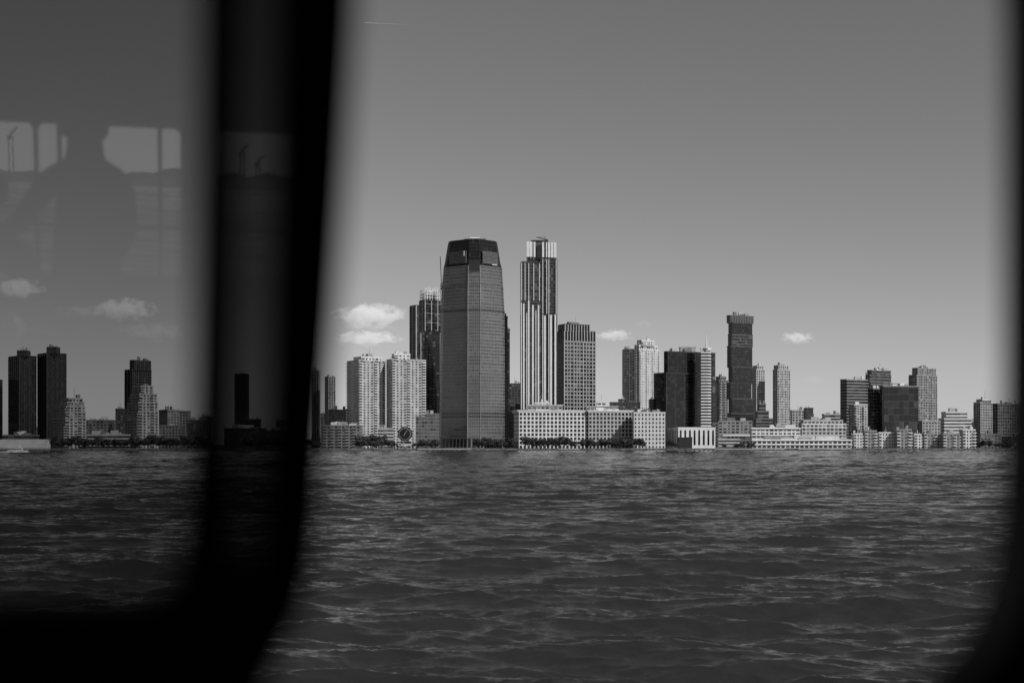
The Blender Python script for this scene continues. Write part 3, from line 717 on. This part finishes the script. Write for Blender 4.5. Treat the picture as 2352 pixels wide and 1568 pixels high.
right_px=[(822,-260),(814,0),(797,300),(778,600),(757,900),(740,1100),(728,1240),(706,1350),(670,1440),(624,1520),(596,1590),(640,1618),(800,1622),(1400,1622),(2000,1622),(2130,1606),(2230,1535),(2298,1420),(2336,1270),(2348,1000),(2352,500),(2354,-260),(2200,-330),(950,-330)]
left_px=[(-1500,-260),(-1500,1330),(-1440,1380),(270,1380),(350,1372),(402,1330),(424,1240),(438,1000),(452,500),(464,-260),(430,-320),(-1440,-320)]
strip_px=[(552,-280),(541,500),(532,1000),(526,1250),(540,1310),(590,1310),(606,1250),(616,1000),(632,500),(650,-280)]
H=[smooth([uv(*p) for p in right_px],2),smooth([uv(*p) for p in left_px],2),smooth([uv(*p) for p in strip_px],1)]
shape('wall',[(-5,-1.25),(5,-1.25),(5,1.25),(-5,1.25)],H,.03,M0,'cabin_black',cab)
def sc_(pts,k):
    cx=sum(p[0] for p in pts)/len(pts); cy=sum(p[1] for p in pts)/len(pts)
    out=[]
    n_=len(pts)
    for i in range(n_):
        a=Vector(pts[i-1]); b=Vector(pts[(i+1)%n_]); t=(b-a); t=Vector((t.y,-t.x)).normalized() if t.length>0 else Vector((0,0))
        if t.dot(Vector(pts[i])-Vector((cx,cy)))<0: t=-t
        out.append((pts[i][0]+t.x*k,pts[i][1]+t.y*k))
    return out
for hI in H: shape('window_seal',sc_(hI,.007),[sc_(hI,.001)],.05,M0,'rubber_seal',cab)
def pane_mat(name,T,Rf,ro=0.0):
    m=bpy.data.materials.new(name); m.use_nodes=True; nt=m.node_tree; nt.nodes.clear()
    out=nt.nodes.new('ShaderNodeOutputMaterial'); tr=nt.nodes.new('ShaderNodeBsdfTransparent'); g=nt.nodes.new('ShaderNodeBsdfGlossy'); mx=nt.nodes.new('ShaderNodeMixShader')
    g.inputs['Roughness'].default_value=ro; g.inputs['Color'].default_value=(1,1,1,1); mx.inputs[0].default_value=Rf
    tc=nt.nodes.new('ShaderNodeTexCoord'); nz=nt.nodes.new('ShaderNodeTexNoise'); nz.inputs['Scale'].default_value=4; nz.inputs['Detail'].default_value=3
    mr=nt.nodes.new('ShaderNodeMapRange'); mr.inputs['To Min'].default_value=T*.85; mr.inputs['To Max'].default_value=T*1.15
    nt.links.new(tc.outputs['Object'],nz.inputs['Vector']); nt.links.new(nz.outputs['Fac'],mr.inputs['Value']); nt.links.new(mr.outputs[0],tr.inputs['Color'])
    nt.links.new(tr.outputs[0],mx.inputs[1]); nt.links.new(g.outputs[0],mx.inputs[2]); nt.links.new(mx.outputs[0],out.inputs['Surface']); return m
MATS['tinted_pane']=pane_mat('tinted_pane',.35,.10,.014); MATS['dark_pane']=pane_mat('dark_pane',.045,.018,.016)
def pane(nm,a,b,c,d,m):
    A=Acc(cab.location); q=[uv(a,b),uv(c,b),uv(c,d),uv(a,d)]
    A.poly([M0@Vector((x,y,0)) for x,y in q],m); return A.obj(nm,cab)
pane('window_pane',-1600,1450,495,-340,'tinted_pane'); pane('window_pane',497,1400,690,-340,'dark_pane')
def W3(u,w,z): return C+ua*u+nh*w+Vector((0,0,z-CH))
RD=7.4
def slab(nm,u0,u1,w0,w1,z0,z1,m='cabin_black',par=cab):
    A=Acc(par.location)
    p=[W3(u0,w0,0),W3(u1,w0,0),W3(u1,w1,0),W3(u0,w1,0)]
    A.prism([Vector((k.x,k.y)) for k in p],[Vector((k.x,k.y)) for k in p],z0,z1,m,bottom=True); return A.obj(nm,par)
slab('roof',-5.2,5.2,-RD-.3,1.0,RZ,RZ+.1); slab('floor',-5.2,5.2,-RD-.3,.88,FZ-.1,FZ)
slab('end_wall',-5.2,-5.0,-RD,.95,FZ,RZ); slab('end_wall',5.0,5.2,-RD,.95,FZ,RZ)
slab('hull',-8,8,-RD-.3,.85,-1,FZ-.11,'hull_dark')
def hit(px,py,r=RD):
    d=Vector(((px-1176)/FP,1,(HY-py)/FP)); P=C+d*(PD/n.dot(d)); rd=d-2*d.dot(n)*n
    s=(r+nh.dot(P-C))/(-nh.dot(rd)); return P+rd*s
def huv(px,py,r=RD): q=hit(px,py,r)-C; return (q.dot(ua),q.z+CH)
Mr=Matrix.Identity(4)
for i,a in enumerate((ua,Vector((0,0,1)),ua.cross(Vector((0,0,1))))):
    for j in range(3): Mr[j][i]=a[j]
Mr.translation=Vector((C.x,C.y,0))-nh*RD
z_top=huv(250,290)[1]; z_bot=huv(250,632)[1]
def rr_(u0,u1,z0,z1,r=.04):
    if u0>u1: u0,u1=u1,u0
    out=[]
    for cx_,cz_,a0 in ((u1-r,z1-r,0),(u0+r,z1-r,90),(u0+r,z0+r,180),(u1-r,z0+r,270)):
        for k in range(6): t=math.radians(a0+k*18); out.append((cx_+r*math.cos(t),cz_+r*math.sin(t)))
    return out
xs=[(90,415),(495,820),(900,1225),(-315,80),(-725,-400)]
hol=[rr_(huv(a,450)[0],huv(b,450)[0],z_bot,z_top) for a,b in xs]
shape('far_wall',[(-5,FZ),(5,FZ),(5,RZ),(-5,RZ)],hol,.04,Mr,'cabin_black',cab)
for px in (139,368):
    u=huv(px,450)[0]; slab('mullion',u-.012,u+.012,-RD-.02,-RD+.03,z_bot-.02,z_top+.02)
zr=huv(350,522)[1]; slab('handrail',-4.9,4.9,-RD+.08,-RD+.11,zr-.015,zr+.015)
for px,hp in ((27,75),(556,60),(592,38)):
    p=hit(px,430,905); crane(p.y,0,0,0,(4,5),'distant harbour crane above the wooded shore',z0=1.0,w=2.6,x=p.x,hgt=5+hp/FP*905)

def person(px,w,seated,label,arm,scale=1.0,hs=1.0):
    u=huv(px,450)[0]; base=W3(u,w,FZ)
    e=root('person',base,label,'person'); e.scale=(scale*1.12,scale*1.12,scale)
    ax=-ua if huv(px+50,450)[0]<u else ua
    ay=nh
    J={}; E=[]
    def j(k,x,y,z,r,par=None):
        J[k]=(ax*x+ay*y+Vector((0,0,z)),r)
        if par: E.append((par,k))
    if not seated:
        j('pel',0,0,1.0,.16); j('waist',0,0,1.16,.16,'pel'); j('chest',0,0,1.34,.175,'waist'); j('nb',0,0,1.47,.10,'chest'); j('neck',0,.01,1.55,.075,'nb'); j('head',0,.02,1.68,.100*hs,'neck'); j('top',0,.01,1.77,.08*hs,'head')
        for s in (-1,1):
            k=str(s); j('hip'+k,s*.1,0,.93,.1,'pel'); j('kn'+k,s*.11,.02,.5,.068,'hip'+k); j('an'+k,s*.12,0,.09,.048,'kn'+k); j('to'+k,s*.14,.17,.04,.04,'an'+k)
        zo=0
    else:
        zo=-.52
        j('pel',0,0,.48,.15); j('waist',0,0,.66,.15,'pel'); j('chest',0,0,.86,.165,'waist'); j('nb',0,0,1.01,.075,'chest'); j('neck',0,.02,1.08,.055,'nb'); j('head',0,.04,1.2,.092,'neck'); j('top',0,.03,1.28,.07,'head')
        for s in (-1,1):
            k=str(s); j('hip'+k,s*.1,.05,.5,.095,'pel'); j('kn'+k,s*.13,.46,.48,.068,'hip'+k); j('an'+k,s*.13,.46,.09,.045,'kn'+k); j('to'+k,s*.14,.62,.04,.04,'an'+k)
    j('nose',0,.125,1.67+ (zo if seated else 0),.014,'head')
    for s in (-1,1):
        k=str(s); j('sh'+k,s*.175,0,1.40+zo,.078,'nb')
        if arm and s<0:
            el=(-.32,.08,1.15+zo); wr=(-.54,.1,1.01+zo); hd=(-.62,.1,.98+zo)
        else:
            el=(s*.21,.02,1.13+zo); wr=(s*.17,.2,.97+zo); hd=(s*.14,.27,.94+zo)
        j('el'+k,*el,.058,'sh'+k); j('wr'+k,*wr,.036,'el'+k); j('hd'+k,*hd,.036,'wr'+k)
        dv=(Vector(hd)-Vector(wr)).normalized()
        sd=Vector((0,1,0)) if abs(dv.y)<.5 else Vector((1,0,0))
        for q_,(o_,l_) in enumerate(((-.03,.07),(-.01,.08),(.01,.077),(.03,.06))):
            p1=Vector(hd)+dv*.03+sd*o_; p2=p1+dv*l_*.5+Vector((0,0,-.01)); p3=p2+dv*l_*.3+Vector((0,0,-.025))
            j(f'f{k}{q_}a',*p1,.01,'hd'+k); j(f'f{k}{q_}b',*p2,.009,f'f{k}{q_}a'); j(f'f{k}{q_}c',*p3,.008,f'f{k}{q_}b')
        p1=Vector(hd)-sd*.045; p2=p1+dv*.04-sd*.01; j('t'+k+'a',*p1,.011,'hd'+k); j('t'+k+'b',*p2,.009,'t'+k+'a')
    ks=list(J); me=bpy.data.meshes.new('body'); me.from_pydata([J[k][0] for k in ks],[(ks.index(a),ks.index(b)) for a,b in E],[])
    o=bpy.data.objects.new('body',me); COL.objects.link(o)
    sm=o.modifiers.new('s','SKIN'); sb=o.modifiers.new('b','SUBSURF'); sb.levels=2
    for i,k in enumerate(ks): me.skin_vertices[0].data[i].radius=(J[k][1],J[k][1])
    me.skin_vertices[0].data[0].use_root=True
    bpy.context.view_layer.update()
    m2=bpy.data.meshes.new_from_object(o.evaluated_get(bpy.context.evaluated_depsgraph_get())); bpy.data.objects.remove(o)
    m2.materials.clear(); m2.materials.append(MATS['cloth_dark']); m2.materials.append(MATS['skin_tone'])
    zn=J['neck'][0].z
    for p in m2.polygons:
        p.use_smooth=True
        hands=any((p.center-J['hd'+k][0]).length<.13 for k in ('-1','1'))
        p.material_index=1 if (p.center.z>zn-.01 or hands) else 0
    b=bpy.data.objects.new('body',m2); COL.objects.link(b); b.parent=e
    bmh=bmesh.new(); bmesh.ops.create_icosphere(bmh,subdivisions=3,radius=.118*hs)
    hc=J['head'][0]+Vector((0,0,.025))-ay*.02
    for v in list(bmh.verts):
        if v.co.z<-.07*hs and v.co.dot(ay)>-.02: bmh.verts.remove(v)
    for v in bmh.verts: v.co=v.co*R.uniform(.97,1.05)+hc
    mh=bpy.data.meshes.new('hair'); bmh.to_mesh(mh); bmh.free(); mh.materials.append(MATS['hair_dark'])
    hb=bpy.data.objects.new('hair',mh); COL.objects.link(hb); hb.parent=e
person(226,-RD+.9,False,'standing passenger in dark clothes resting one arm outward','reach',.93,1.0)
person(-8,-RD+.45,True,'seated passenger in dark clothes beside the window',None)
bn=root('bench',W3(huv(-8,450)[0],-RD+.35,FZ),'dark bench under the far cabin windows','bench')
u0=huv(-8,450)[0]; slab('seat',u0-.7,u0+1.2,-RD+.12,-RD+.62,FZ+.39,FZ+.44,par=bn)
for du in (-.6,1.1): slab('leg',u0+du-.03,u0+du+.03,-RD+.2,-RD+.5,FZ,FZ+.39,par=bn)

# ------------------------------------------------------------------ light, world, camera
az=Vector((.74,-.67)); el=math.radians(42)
sv=Vector((az.x*math.cos(el),az.y*math.cos(el),math.sin(el))).normalized()
sl=bpy.data.lights.new('sun','SUN'); sl.energy=3.3; sl.angle=math.radians(.5); sl.color=(1,1,1)
so=bpy.data.objects.new('sun',sl); COL.objects.link(so); so.rotation_euler=(-sv).to_track_quat('-Z','Y').to_euler()
w=bpy.data.worlds.new('World'); SC.world=w; w.use_nodes=True; nt=w.node_tree
bg=nt.nodes['Background']; sk_=nt.nodes.new('ShaderNodeTexSky'); sk_.sky_type='NISHITA'; sk_.sun_disc=False
sk_.sun_elevation=el; sk_.sun_rotation=math.atan2(az.x,az.y); sk_.altitude=0; sk_.air_density=1.0; sk_.dust_density=.4; sk_.ozone_density=1
dp=nt.nodes.new('ShaderNodeVectorMath'); dp.operation='DOT_PRODUCT'; dp.inputs[1].default_value=(.85,.15,0)
nt.links.new(sk_.outputs[0],dp.inputs[0]); nt.links.new(dp.outputs['Value'],bg.inputs['Color']); bg.inputs['Strength'].default_value=.080
cd=bpy.data.cameras.new('camera'); co=bpy.data.objects.new('camera',cd); COL.objects.link(co); SC.camera=co
co.location=C; co.rotation_euler=(math.pi/2,0,0); cd.lens=50; cd.sensor_width=36; cd.shift_y=(HY-784)/2352
cd.clip_start=.05; cd.clip_end=40000
cd.dof.use_dof=True; cd.dof.focus_distance=1500; cd.dof.aperture_fstop=1.9
SC.view_settings.view_transform='Standard'; SC.view_settings.look='None'; SC.view_settings.exposure=0
